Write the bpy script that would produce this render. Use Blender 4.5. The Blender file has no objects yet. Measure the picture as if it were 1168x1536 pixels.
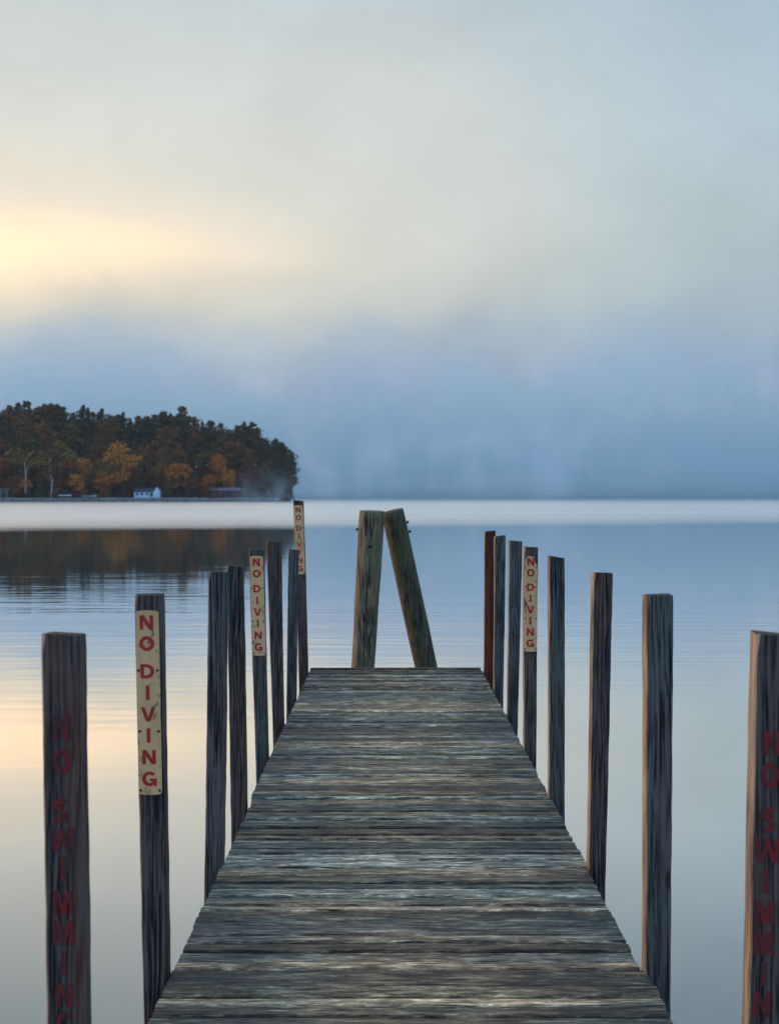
import bpy, bmesh, math, random
from mathutils import Vector, noise
random.seed(11)
R = math.radians
scene = bpy.context.scene
col = scene.collection

# ------------------------------------------------------------------ camera
F = 2433.0          # focal length in photo pixels (50 mm on a 24 mm wide frame)
CX, HY, EYE = 584.0, 743.0, 2.2
cam_d = bpy.data.cameras.new("camera"); cam = bpy.data.objects.new("camera", cam_d); col.objects.link(cam)
cam.location = (0, 0, EYE); cam.rotation_euler = (R(90 - 0.59), 0, 0)
cam_d.lens = 50; cam_d.sensor_width = 24; cam_d.sensor_fit = 'HORIZONTAL'
cam_d.clip_start = 0.1; cam_d.clip_end = 20000
cam_d.dof.use_dof = True; cam_d.dof.focus_distance = 7.8; cam_d.dof.aperture_fstop = 6.3
scene.camera = cam
def wx(px, Z): return (px - CX) / F * Z
def wz(py, Z): return EYE - (py - HY) / F * Z

# ------------------------------------------------------------------ render / view
scene.view_settings.view_transform = 'Standard'; scene.view_settings.look = 'None'
scene.view_settings.exposure = 0.0; scene.view_settings.gamma = 1
scene.cycles.use_denoising = True
scene.cycles.max_bounces = 10; scene.cycles.volume_bounces = 6
scene.cycles.volume_step_rate = 2.0; scene.cycles.volume_max_steps = 96

# ------------------------------------------------------------------ node helpers
class NT:
    def __init__(s, tree): s.t = tree; s.n = tree.nodes; s.l = tree.links
    def new(s, typ, **kw):
        n = s.n.new(typ)
        for k, v in kw.items(): setattr(n, k, v)
        return n
    def put(s, sock, v):
        if isinstance(v, bpy.types.NodeSocket): s.l.new(v, sock)
        else: sock.default_value = v
    def math(s, op, a, b=0.0, c=None, clamp=False):
        n = s.new('ShaderNodeMath', operation=op, use_clamp=clamp)
        s.put(n.inputs[0], a); s.put(n.inputs[1], b)
        if c is not None: s.put(n.inputs[2], c)
        return n.outputs[0]
    def vmul(s, a, v):
        n = s.new('ShaderNodeVectorMath', operation='MULTIPLY'); s.put(n.inputs[0], a); s.put(n.inputs[1], v); return n.outputs[0]
    def vadd(s, a, v):
        n = s.new('ShaderNodeVectorMath', operation='ADD'); s.put(n.inputs[0], a); s.put(n.inputs[1], v); return n.outputs[0]
    def noise(s, vec, scale, detail=3, rough=.5, dist=0.0):
        n = s.new('ShaderNodeTexNoise'); s.put(n.inputs['Vector'], vec)
        n.inputs['Scale'].default_value = scale; n.inputs['Detail'].default_value = detail
        n.inputs['Roughness'].default_value = rough; n.inputs['Distortion'].default_value = dist
        return n.outputs[0]
    def ramp(s, fac, stops, interp='LINEAR'):
        n = s.new('ShaderNodeValToRGB'); s.put(n.inputs[0], fac); r = n.color_ramp; r.interpolation = interp
        while len(r.elements) < len(stops): r.elements.new(0.5)
        for e, (p, c) in zip(r.elements, stops):
            e.position = p; e.color = (c, c, c, 1) if isinstance(c, (int, float)) else (*c, 1)
        return n.outputs[0]
    def mr(s, v, a, b, c=0.0, d=1.0, smooth=True):
        n = s.new('ShaderNodeMapRange', interpolation_type='SMOOTHSTEP' if smooth else 'LINEAR')
        s.put(n.inputs[0], v); 
        for k, x in zip((1, 2, 3, 4), (a, b, c, d)): s.put(n.inputs[k], x)
        return n.outputs[0]
    def mix(s, f, a, b, mode='MIX'):
        n = s.new('ShaderNodeMix', data_type='RGBA', blend_type=mode)
        s.put(n.inputs[0], f)
        for i, v in ((6, a), (7, b)):
            if isinstance(v, tuple): v = (*v, 1) if len(v) == 3 else v
            s.put(n.inputs[i], v)
        return n.outputs[2]
    def sep(s, v):
        n = s.new('ShaderNodeSeparateXYZ'); s.put(n.inputs[0], v); return n.outputs
    def comb(s, x, y, z):
        n = s.new('ShaderNodeCombineXYZ'); s.put(n.inputs[0], x); s.put(n.inputs[1], y); s.put(n.inputs[2], z); return n.outputs[0]

def lin(c):
    return tuple(((v / 255 + .055) / 1.055) ** 2.4 if v > 10 else v / 255 / 12.92 for v in c)

# ------------------------------------------------------------------ world
SUN_AZ = -68.0      # degrees left of the pier's direction
SUN_EL = 7.0
w = bpy.data.worlds.new("World"); scene.world = w; w.use_nodes = True
t = NT(w.node_tree); t.n.clear()
gen = t.new('ShaderNodeTexCoord').outputs['Generated']
dx, dy, dz = t.sep(gen)
hor = t.math('SQRT', t.math('ADD', t.math('MULTIPLY', dx, dx), t.math('ADD', t.math('MULTIPLY', dy, dy), 1e-5)))
E0 = t.math('DIVIDE', dz, hor)
A = t.math('ARCTAN2', dx, dy)
pv = t.comb(t.math('MULTIPLY', A, 1.0), t.math('MULTIPLY', E0, 1.35), 0.37)
n1 = t.noise(pv, 7.0, 3, .5, .3)
n2 = t.noise(t.vmul(t.vadd(pv, (3.1, 1.7, 5.0)), (1.5, .75, 1)), 15.0, 3, .5, .5)
# vertical wobble of the cloud layers
E = t.math('ADD', E0, t.math('MULTIPLY', t.math('SUBTRACT', n1, .5), t.mr(E0, 0.0, .14, .012, .05)))
P = t.math('DIVIDE', E, .9, clamp=True)
def skyramp(rows):
    return t.ramp(P, [((743 - y) / F / .9, lin(c)) for y, c in rows])
L = skyramp([(743, (128, 160, 195)), (650, (146, 178, 208)), (590, (150, 182, 212)), (540, (152, 182, 209)), (505, (172, 195, 208)),
             (465, (208, 216, 206)), (425, (230, 228, 210)), (370, (240, 236, 213)), (300, (232, 232, 217)), (180, (217, 223, 218)), (0, (203, 213, 214)), (-350, (196, 207, 212)), (-1000, (150, 182, 216))])
Cc = skyramp([(743, (110, 142, 176)), (690, (122, 153, 187)), (640, (130, 161, 193)), (590, (138, 167, 196)), (545, (148, 174, 198)), (505, (170, 190, 204)),
              (465, (194, 206, 205)), (400, (208, 217, 212)), (300, (212, 219, 215)), (150, (211, 218, 216)), (0, (198, 210, 214)), (-350, (190, 204, 212)), (-1000, (145, 178, 215))])
Rr = skyramp([(743, (98, 129, 162)), (690, (106, 139, 174)), (620, (118, 150, 185)), (560, (132, 163, 194)), (500, (154, 181, 199)),
              (440, (170, 193, 203)), (350, (177, 198, 205)), (200, (178, 200, 211)), (0, (170, 194, 210)), (-350, (165, 190, 208)), (-1000, (138, 172, 210))])
c1 = t.mix(t.mr(A, -.25, .02), L, Cc)
c2 = t.mix(t.mr(A, -.02, .25), c1, Rr)
# warm glow where the sun sits behind thin cloud
ga = t.math('DIVIDE', t.math('SUBTRACT', A, -.27), .15); ge = t.math('DIVIDE', t.math('SUBTRACT', E, .150), .024)
g = t.math('EXPONENT', t.math('MULTIPLY', t.math('ADD', t.math('MULTIPLY', ga, ga), t.math('MULTIPLY', ge, ge)), -1.0))
c3 = t.mix(t.math('MULTIPLY', g, .8), c2, (1.55, 1.14, .74))
ga2 = t.math('DIVIDE', t.math('SUBTRACT', A, R(SUN_AZ)), .80); ge2 = t.math('DIVIDE', t.math('SUBTRACT', E0, .11), .13)
g2 = t.math('EXPONENT', t.math('MULTIPLY', t.math('ADD', t.math('MULTIPLY', ga2, ga2), t.math('MULTIPLY', ge2, ge2)), -1.0))
c3 = t.mix(t.math('MULTIPLY', g2, .9), c3, (1.25, .80, .42))
# rising wisps low over the lake and faint mottling in the cloud
wisp = t.math('MULTIPLY', t.ramp(n2, [(.40, 0), (.72, 1)]), t.mr(E0, .01, .045))
wisp = t.math('MULTIPLY', wisp, t.mr(E0, .13, .06))
c4 = t.mix(t.math('MULTIPLY', wisp, .55), c3, lin((178, 200, 219)))
n3 = t.noise(t.vadd(pv, (7.7, 2.2, 1.0)), 16.0, 5, .6, .5)
vig = t.math('ADD', t.math('ADD', 1.0, t.math('MULTIPLY', t.math('SUBTRACT', n1, .5), .26)), t.math('MULTIPLY', t.math('SUBTRACT', n3, .5), .14))
c4 = t.mix(1.0, c4, t.comb(vig, vig, vig), 'MULTIPLY')
# unseen sky behind the camera boosted toward blue, added to light the mist
back = t.mix(t.mr(dy, .25, -.75), (1, 1, 1), (.80, 1.18, 1.62))
c5 = t.mix(1.0, c4, back, 'MULTIPLY')
bg1 = t.new('ShaderNodeBackground'); t.put(bg1.inputs[0], c5); bg1.inputs[1].default_value = 1.0
sky = t.new('ShaderNodeTexSky', sky_type='NISHITA', sun_disc=False)
sky.sun_elevation = R(SUN_EL); sky.sun_rotation = R(SUN_AZ)
bg2 = t.new('ShaderNodeBackground'); t.l.new(sky.outputs[0], bg2.inputs[0]); bg2.inputs[1].default_value = 0.08
mx = t.new('ShaderNodeMixShader'); mx.inputs[0].default_value = .02
t.l.new(bg1.outputs[0], mx.inputs[1]); t.l.new(bg2.outputs[0], mx.inputs[2])
t.l.new(mx.outputs[0], t.new('ShaderNodeOutputWorld').inputs[0])

# ------------------------------------------------------------------ sun
sd = bpy.data.lights.new("sun", 'SUN'); sd.energy = 2.0; sd.angle = R(9); sd.color = (1.0, .66, .40)
sun = bpy.data.objects.new("sun", sd); col.objects.link(sun)
d = Vector((math.sin(R(SUN_AZ)) * math.cos(R(SUN_EL)), math.cos(R(SUN_AZ)) * math.cos(R(SUN_EL)), math.sin(R(SUN_EL))))
sun.rotation_euler = (-d).to_track_quat('-Z', 'Y').to_euler(); sun.location = (-40, 20, 30)

# ------------------------------------------------------------------ object helpers
def tag(o, label=None, cat=None, group=None, kind=None):
    if label: o["label"] = label
    if cat: o["category"] = cat
    if group: o["group"] = group
    if kind: o["kind"] = kind
    return o
def mesh_obj(name, verts, faces, mats, parent=None, loc=(0, 0, 0), smooth=False, fmat=None):
    me = bpy.data.meshes.new(name); me.from_pydata([tuple(v) for v in verts], [], faces); me.update()
    for m in (mats if isinstance(mats, (list, tuple)) else [mats]): me.materials.append(m)
    if fmat: me.polygons.foreach_set('material_index', fmat)
    if smooth: me.polygons.foreach_set('use_smooth', [True] * len(me.polygons))
    o = bpy.data.objects.new(name, me); col.objects.link(o); o.location = loc
    if parent: o.parent = parent
    return o
def empty(name, loc):
    o = bpy.data.objects.new(name, None); col.objects.link(o); o.location = loc; o.empty_display_size = .1; return o
class MB:
    def __init__(s): s.v = []; s.f = []; s.m = []
    def box(s, x0, x1, y0, y1, z0, z1, mi=0):
        b = len(s.v)
        s.v += [(x0,y0,z0),(x1,y0,z0),(x1,y1,z0),(x0,y1,z0),(x0,y0,z1),(x1,y0,z1),(x1,y1,z1),(x0,y1,z1)]
        s.f += [tuple(b+i for i in q) for q in ((0,3,2,1),(4,5,6,7),(0,1,5,4),(1,2,6,5),(2,3,7,6),(3,0,4,7))]; s.m += [mi]*6
    def prism(s, pts, axis, a, b, mi=0):
        n = len(pts); k = len(s.v)
        for t_ in (a, b):
            for p in pts: s.v.append((t_, p[0], p[1]) if axis == 'x' else (p[0], t_, p[1]))
        s.f.append(tuple(range(k, k+n))); s.f.append(tuple(range(k+2*n-1, k+n-1, -1)))
        for i in range(n): s.f.append((k+i, k+n+i, k+n+(i+1) % n, k+(i+1) % n))
        s.m += [mi]*(n+2)
    def tube(s, p0, p1, r0, r1, n=8, mi=0):
        p0, p1 = Vector(p0), Vector(p1); ax = (p1-p0).normalized(); u = ax.orthogonal().normalized(); w_ = ax.cross(u); k = len(s.v)
        for p, r in ((p0, r0), (p1, r1)):
            for i in range(n):
                a = 2*math.pi*i/n; s.v.append(tuple(p + u*math.cos(a)*r + w_*math.sin(a)*r))
        for i in range(n): s.f.append((k+i, k+(i+1) % n, k+n+(i+1) % n, k+n+i)); s.m.append(mi)
        s.f.append(tuple(range(k+n-1, k-1, -1))); s.f.append(tuple(range(k+n, k+2*n))); s.m += [mi]*2
    def build(s, name, mats, parent=None, loc=(0,0,0), smooth=False):
        return mesh_obj(name, s.v, s.f, mats, parent, loc, smooth, s.m)
    def fix(s, o):
        bm = bmesh.new(); bm.from_mesh(o.data); bmesh.ops.recalc_face_normals(bm, faces=bm.faces); bm.to_mesh(o.data); bm.free(); return o
def fixn(o):
    bm = bmesh.new(); bm.from_mesh(o.data); bmesh.ops.recalc_face_normals(bm, faces=bm.faces); bm.to_mesh(o.data); bm.free(); return o

# ------------------------------------------------------------------ materials
def new_mat(name):
    m = bpy.data.materials.new(name); m.use_nodes = True; t = NT(m.node_tree)
    bsdf = t.n['Principled BSDF']; return m, t, bsdf
def plain(name, c, rough=.7, metal=0.0, var=.25, scale=3.0):
    m, t, b = new_mat(name)
    p = t.new('ShaderNodeTexCoord').outputs['Object']
    f = t.mr(t.noise(p, scale, 4), .3, .7, 1-var, 1+var)
    t.put(b.inputs['Base Color'], t.mix(1.0, c, t.comb(f, f, f), 'MULTIPLY'))
    b.inputs['Roughness'].default_value = rough; b.inputs['Metallic'].default_value = metal
    return m

def post_wood(name, pale, dark, warm, inner, warmth=.45):
    """weathered 4x4: grain runs up z, knots, checks; sawn left faces carry a paler tone with sunlight painted in"""
    m, t, b = new_mat(name)
    tc = t.new('ShaderNodeTexCoord'); rnd = t.new('ShaderNodeObjectInfo').outputs['Random']
    off = t.comb(t.math('MULTIPLY', rnd, 37.0), t.math('MULTIPLY', rnd, 11.0), t.math('MULTIPLY', rnd, 53.0))
    p = t.vadd(tc.outputs['Object'], off)
    x, y, z = t.sep(p)
    low = t.noise(t.vmul(p, (9, 9, 1.3)), 1.0, 2, .5)
    # growth rings cut lengthwise: contour lines of a stretched field
    field = t.math('ADD', t.math('MULTIPLY', low, 8.0), t.math('MULTIPLY', x, 80.0))
    rings = t.math('ABSOLUTE', t.math('SINE', t.math('MULTIPLY', field, 2.2)))
    fine = t.noise(t.vmul(p, (190, 190, 5)), 1.0, 5, .7)
    patch = t.noise(t.vmul(p, (14, 14, 3.0)), 1.0, 4, .6)
    crack = t.ramp(t.noise(t.vmul(p, (85, 85, 1.5)), 1.0, 4, .65, .3), [(.34, 0), (.40, 1)])
    fac = t.math('ADD', t.math('MULTIPLY', fine, .95), t.math('MULTIPLY', rings, .12))
    fac = t.math('ADD', fac, t.math('MULTIPLY', patch, .35))
    c = t.mix(t.mr(fac, .58, .86), tuple(v_*.55 for v_ in dark), pale)
    c = t.mix(t.math('MULTIPLY', t.mr(t.noise(t.vmul(p, (22, 22, 1.1)), 1.0, 3, .6), .48, .66), warmth), c, warm)
    v = t.new('ShaderNodeTexVoronoi'); t.put(v.inputs['Vector'], t.vmul(p, (7, 7, 2.6))); v.inputs['Scale'].default_value = 1.0
    knot = t.ramp(v.outputs['Distance'], [(.05, 1), (.12, 0)])
    c = t.mix(t.math('MULTIPLY', knot, .8), c, tuple(v_*.35 for v_ in dark))
    c = t.mix(t.math('SUBTRACT', 1.0, crack), c, tuple(v_*.3 for v_ in dark))
    # left faces: cut wood painted paler and warmer with the low sun's light
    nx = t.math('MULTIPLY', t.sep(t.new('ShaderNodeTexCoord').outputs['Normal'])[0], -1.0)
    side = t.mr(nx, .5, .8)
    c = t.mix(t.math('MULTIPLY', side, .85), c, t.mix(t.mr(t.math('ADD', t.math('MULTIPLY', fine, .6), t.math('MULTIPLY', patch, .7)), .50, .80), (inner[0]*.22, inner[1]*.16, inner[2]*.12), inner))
    t.put(b.inputs['Base Color'], c); b.inputs['Roughness'].default_value = .78
    b.inputs['Specular IOR Level'].default_value = .25
    h = t.math('ADD', t.math('MULTIPLY', fine, .5), t.math('ADD', t.math('MULTIPLY', crack, .8), t.math('MULTIPLY', rings, .25)))
    bp = t.new('ShaderNodeBump'); bp.inputs['Strength'].default_value = .6; bp.inputs['Distance'].default_value = .004
    t.put(bp.inputs['Height'], h); t.put(b.inputs['Normal'], bp.outputs[0])
    return m
M = {}
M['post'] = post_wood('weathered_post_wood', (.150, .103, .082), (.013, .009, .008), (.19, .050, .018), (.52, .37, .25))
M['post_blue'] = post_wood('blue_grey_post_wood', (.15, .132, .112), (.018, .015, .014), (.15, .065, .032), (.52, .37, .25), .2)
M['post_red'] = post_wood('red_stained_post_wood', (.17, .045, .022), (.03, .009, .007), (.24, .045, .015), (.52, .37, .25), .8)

def deck_mat():
    m, t, b = new_mat('weathered_deck_planks')
    p = t.new('ShaderNodeTexCoord').outputs['Object']
    sd_ = t.new('ShaderNodeAttribute', attribute_name='plank').outputs['Fac']
    off = t.comb(t.math('MULTIPLY', sd_, 91.0), t.math('MULTIPLY', sd_, 7.0), t.math('MULTIPLY', sd_, 23.0))
    q = t.vadd(p, off)
    streak = t.noise(t.vmul(q, (8.5, 62, 62)), 1.0, 7, .72, .5)
    fine = t.noise(t.vmul(q, (34.0, 190, 190)), 1.0, 3, .7)
    blot = t.noise(t.vmul(q, (3.6, 11, 11)), 1.0, 5, .65, .4)
    f = t.math('ADD', t.math('MULTIPLY', streak, .75), t.math('ADD', t.math('MULTIPLY', fine, .25), t.math('MULTIPLY', blot, .30)))
    base = t.ramp(f, [(.50, (.008, .011, .012)), (.61, (.062, .080, .080)), (.695, (.22, .245, .225)), (.775, (.72, .69, .60))])
    brown = t.ramp(f, [(.50, (.016, .009, .006)), (.61, (.11, .075, .050)), (.70, (.33, .25, .165)), (.78, (.80, .67, .50))])
    bf = t.noise(t.vmul(p, (1.7, 1.1, 1)), 1.0, 3, .5)
    pb = t.new('ShaderNodeAttribute', attribute_name='brown').outputs['Fac']
    # boards worn brown down the middle where people walk
    x, y = t.sep(p)[0], t.sep(p)[1]
    mid = t.mr(t.math('ABSOLUTE', t.math('SUBTRACT', x, .05)), .65, .15, 0, .35)
    bfac = t.math('ADD', t.mr(t.math('ADD', bf, t.math('MULTIPLY', pb, .5)), .60, .95, 0, .8), mid, clamp=True)
    c = t.mix(bfac, base, brown)
    lv = t.new('ShaderNodeAttribute', attribute_name='tone').outputs['Fac']
    c = t.mix(1.0, c, t.comb(t.math('MULTIPLY', lv, 1.12), t.math('MULTIPLY', lv, .93), t.math('MULTIPLY', lv, .70)), 'MULTIPLY')
    worn = t.math('ADD', t.mr(t.math('ADD', t.math('ABSOLUTE', t.math('SUBTRACT', x, .05)), t.math('MULTIPLY', t.math('SUBTRACT', bf, .5), .8)), .60, .15, 0, .45), t.mr(t.noise(t.vmul(p, (1.2, .9, 1)), 1.0, 3, .5), .40, .65, .72, 1.0))
    c = t.mix(1.0, c, t.comb(worn, worn, worn), 'MULTIPLY')
    v = t.new('ShaderNodeTexVoronoi'); t.put(v.inputs['Vector'], t.vmul(q, (2.2, 9, 9))); v.inputs['Scale'].default_value = 1.0
    c = t.mix(t.ramp(v.outputs['Distance'], [(.05, .85), (.11, 0)]), c, (.015, .013, .013))
    crack = t.ramp(t.noise(t.vmul(q, (3.0, 70, 70)), 1.0, 4, .6, .3), [(.36, 1), (.41, 0)])
    c = t.mix(crack, c, (.012, .012, .014))
    t.put(b.inputs['Base Color'], c); b.inputs['Roughness'].default_value = .62; b.inputs['Specular IOR Level'].default_value = .35
    h = t.math('SUBTRACT', t.math('ADD', t.math('MULTIPLY', streak, 1.0), t.math('MULTIPLY', fine, .4)), crack)
    bp = t.new('ShaderNodeBump'); bp.inputs['Strength'].default_value = .55; bp.inputs['Distance'].default_value = .005
    t.put(bp.inputs['Height'], h); t.put(b.inputs['Normal'], bp.outputs[0])
    return m
M['deck'] = deck_mat()
M['beam'] = plain('dark_wet_beam', (.04, .035, .033), .8, var=.4, scale=8)

def pile_mat(name, pale, dark, moss, mossamt):
    m, t, b = new_mat(name)
    p = t.new('ShaderNodeTexCoord').outputs['Object']
    fine = t.noise(t.vmul(p, (55, 55, 2.4)), 1.0, 4, .62, .3)
    patch = t.noise(t.vmul(p, (9, 9, 2.2)), 1.0, 5, .65, .8)
    crack = t.ramp(t.noise(t.vmul(p, (26, 26, .9)), 1.0, 2, .5, .3), [(.33, 0), (.37, 1)])
    c = t.mix(t.mr(t.math('ADD', t.math('MULTIPLY', fine, .7), t.math('MULTIPLY', patch, .4)), .40, .72), dark, pale)
    c = t.mix(t.math('MULTIPLY', t.mr(patch, .45, .6), mossamt), c, moss)
    c = t.mix(t.math('SUBTRACT', 1.0, crack), c, (.012, .011, .01))
    c = t.mix(t.mr(t.noise(t.vmul(p, (6, 6, 3)), 1.3, 5, .7, 1.0), .56, .64, 0, .7), c, (.02, .015, .013))
    t.put(b.inputs['Base Color'], c); b.inputs['Roughness'].default_value = .85
    bp = t.new('ShaderNodeBump'); bp.inputs['Strength'].default_value = .8; bp.inputs['Distance'].default_value = .008
    t.put(bp.inputs['Height'], t.math('ADD', fine, crack)); t.put(b.inputs['Normal'], bp.outputs[0])
    return m
M['pile'] = pile_mat('grey_brown_piling_wood', (.37, .265, .135), (.040, .030, .018), (.13, .12, .045), .5)
M['pile_dark'] = pile_mat('dark_mossy_piling_wood', (.18, .13, .06), (.022, .016, .010), (.07, .075, .022), .7)
def sign_mat():
    m, t, b = new_mat('cream_sign_paint')
    p = t.new('ShaderNodeTexCoord').outputs['Object']
    a = t.noise(t.vmul(p, (12, 12, 4)), 1.0, 4, .6)
    c = t.mix(t.mr(a, .35, .7), (.72, .355, .13), (.88, .465, .20))
    c = t.mix(t.mr(t.noise(p, 22, 5, .7, .8), .55, .68, 0, .85), c, (.09, .06, .035))
    t.put(b.inputs['Base Color'], c); b.inputs['Roughness'].default_value = .55
    return m
M['sign'] = sign_mat()
M['letter'] = plain('red_letter_paint', (.50, .010, .004), .5, var=.2, scale=30)
def faded():
    m, t, b = new_mat('faded_red_stencil_paint')
    p = t.new('ShaderNodeTexCoord').outputs['Object']
    f = t.noise(t.vmul(p, (90, 90, 8)), 1.0, 4, .6)
    t.put(b.inputs['Base Color'], t.mix(t.mr(f, .44, .60), (.25, .006, .005), (.07, .016, .013))); b.inputs['Roughness'].default_value = .7
    return m
M['stencil'] = faded()
M['iron'] = plain('rusty_iron', (.03, .02, .018), .6, .5)

# ------------------------------------------------------------------ lake
def lake():
    m, t, b = new_mat('lake_water'); t.n.remove(b); out = t.n['Material Output']
    pos = t.new('ShaderNodeNewGeometry').outputs['Position']
    x, y, z = t.sep(pos)
    dist = t.math('SQRT', t.math('ADD', t.math('MULTIPLY', x, x), t.math('MULTIPLY', y, y)))
    edge = t.math('ADD', dist, t.math('MULTIPLY', t.math('SUBTRACT', t.noise(t.vmul(pos, (.012, .03, 1)), 1.0, 4, .6), .5), 46))
    edge = t.math('SUBTRACT', edge, t.math('MULTIPLY', x, .55))
    breeze = t.math('MULTIPLY', t.mr(edge, 108, 190, 0, 1, False), t.mr(dist, 270, 760, 1.0, .15))                     # wind-ruffled far water, glassy near water
    rip1 = t.noise(t.vmul(pos, (.10, .62, 1)), 1.0, 2, .45, .25)
    rip2 = t.noise(t.vmul(pos, (.35, 2.1, 1)), 1.0, 2, .5, .2)
    near = t.math('MULTIPLY', t.mr(dist, 9, 26, .10, 1.0), t.mr(dist, 34, 62, 1.0, .30))
    patch = t.mr(t.noise(t.vmul(pos, (.03, .055, 1)), 1.0, 3, .5), .35, .65, .35, 1.25)
    h = t.math('ADD', t.math('MULTIPLY', rip1, .0070), t.math('MULTIPLY', rip2, .0062))
    h = t.math('MULTIPLY', t.math('MULTIPLY', h, near), patch)
    bp = t.new('ShaderNodeBump'); bp.inputs['Strength'].default_value = 1.0; bp.inputs['Distance'].default_value = 1.0
    t.put(bp.inputs['Height'], h)
    rough = t.math('ADD', t.math('MULTIPLY', t.math('POWER', breeze, .5), .235), t.mr(dist, 20, 80, .012, .05))
    fr = t.new('ShaderNodeFresnel'); fr.inputs['IOR'].default_value = 1.33
    refl = t.ramp(fr.outputs[0], [(0.0, .17), (.12, .33), (.3, .78), (.5, .96)])
    gl = t.new('ShaderNodeBsdfGlossy'); t.put(gl.inputs['Roughness'], rough); t.put(gl.inputs['Color'], (.975, .965, .955, 1)); t.put(gl.inputs['Normal'], bp.outputs[0])
    df = t.new('ShaderNodeBsdfDiffuse'); df.inputs['Color'].default_value = (.03, .048, .05, 1)
    mx = t.new('ShaderNodeMixShader'); t.put(mx.inputs[0], refl); t.l.new(df.outputs[0], mx.inputs[1]); t.l.new(gl.outputs[0], mx.inputs[2])
    t.l.new(mx.outputs[0], out.inputs[0])
    o = mesh_obj('water', [(-2400, -150, 0), (2400, -150, 0), (2400, 2400, 0), (-2400, 2400, 0)], [(0, 1, 2, 3)], m)
    tag(o, 'calm grey blue lake with a pale ruffled band far out', kind='structure')
lake()

# ------------------------------------------------------------------ pier
DZ = 0.70
XL, XR = -.681, .793
pier = empty('pier', (0.056, 4.0, 0)); tag(pier, 'narrow weathered plank pier running straight out over the lake', 'pier')
PL = pier.location
def plank_section(y0, y1, dl, dr):
    V = []; Fc = []; gaps = []; seeds = []; browns = []; tones = []
    y = y0
    while y < y1 - .03:
        wdt = random.choice((.089, .089, .095, .115, .13))
        if y + wdt > y1 - .05: wdt = y1 - y
        gap = random.uniform(.009, .019); a0, a1 = y + gap/2, y + wdt - gap/2; y += wdt; gaps.append(gap)
        zt = DZ + random.uniform(-.005, .004); tilt = random.uniform(-.004, .004); yaw = random.uniform(-.003, .003)
        xl = XL + dl + random.uniform(-.004, .003); xr = XR + dr + random.uniform(-.003, .004)
        s_ = random.random(); br = random.random(); tn = random.choice((.5, .7, .95, 1.15, 1.45, 1.9)) * random.uniform(.9, 1.1)
        n = 14; ch = .007; k = len(V)
        ph = random.random() * 50
        for i in range(n+1):
            u = i/n; xx = xl + (xr-xl)*u
            e0 = noise.noise(Vector((xx*5, ph, 0)))*.0022 + yaw*(u-.5)*2; e1 = noise.noise(Vector((xx*5, ph, 9)))*.0022 + yaw*(u-.5)*2
            cz = noise.noise(Vector((xx*1.3, ph, 4)))*.003
            b0, b1 = a0+e0, a1+e1
            prof = [(b0, DZ-.036), (b0, zt-ch-tilt+cz), (b0+ch*.8, zt-tilt+cz), ((b0+b1)/2, zt+cz-.001), (b1-ch*.8, zt+tilt+cz), (b1, zt-ch+tilt+cz), (b1, DZ-.036)]
            V += [(xx-PL.x, yy-PL.y, zz) for yy, zz in prof]
        m_ = 7
        for i in range(n):
            for j in range(m_):
                a = k+i*m_+j; b_ = k+i*m_+(j+1) % m_
                Fc.append((a, b_, b_+m_, a+m_))
        Fc.append(tuple(k+j for j in range(m_))[::-1]); Fc.append(tuple(k+n*m_+j for j in range(m_)))
        cnt = n*m_+2; seeds += [s_]*cnt; browns += [br]*cnt; tones += [tn]*cnt
    o = mesh_obj('deck', V, Fc, M['deck'], pier); fixn(o)
    for nm, arr in (('plank', seeds), ('brown', browns), ('tone', tones)):
        at = o.data.attributes.new(nm, 'FLOAT', 'FACE'); at.data.foreach_set('value', arr)
joints = [.65, 2.15, 3.62, 5.11, 6.52, 8.0, 9.52, 11.05, 12.55, 14.15]
offs = {2: (.0, .012), 3: (-.0, -.0), 4: (.008, .006), 5: (-.004, .002)}
for i in range(len(joints)-1):
    dl, dr = offs.get(i, (random.uniform(-.006, .006), random.uniform(-.006, .006)))
    if i == 2: dl, dr = -.004, .016
    plank_section(joints[i]+.004, joints[i+1]-.004, dl, dr)
    mb = MB(); y0, y1 = joints[i]+.02-PL.y, joints[i+1]-.02-PL.y
    for xx in (XL+.03, XR-.07, .03): 
        mb.box(xx-PL.x, xx+.04-PL.x, y0, y1, DZ-.185, DZ-.037)
    mb.build('stringer', M['beam'], pier)
for j in joints[1:]:
    mb = MB(); mb.box(XL+.01-PL.x, XR-.01-PL.x, j-.02-PL.y, j+.02-PL.y, DZ-.33, DZ-.187); mb.build('cross_beam', M['beam'], pier)

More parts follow.
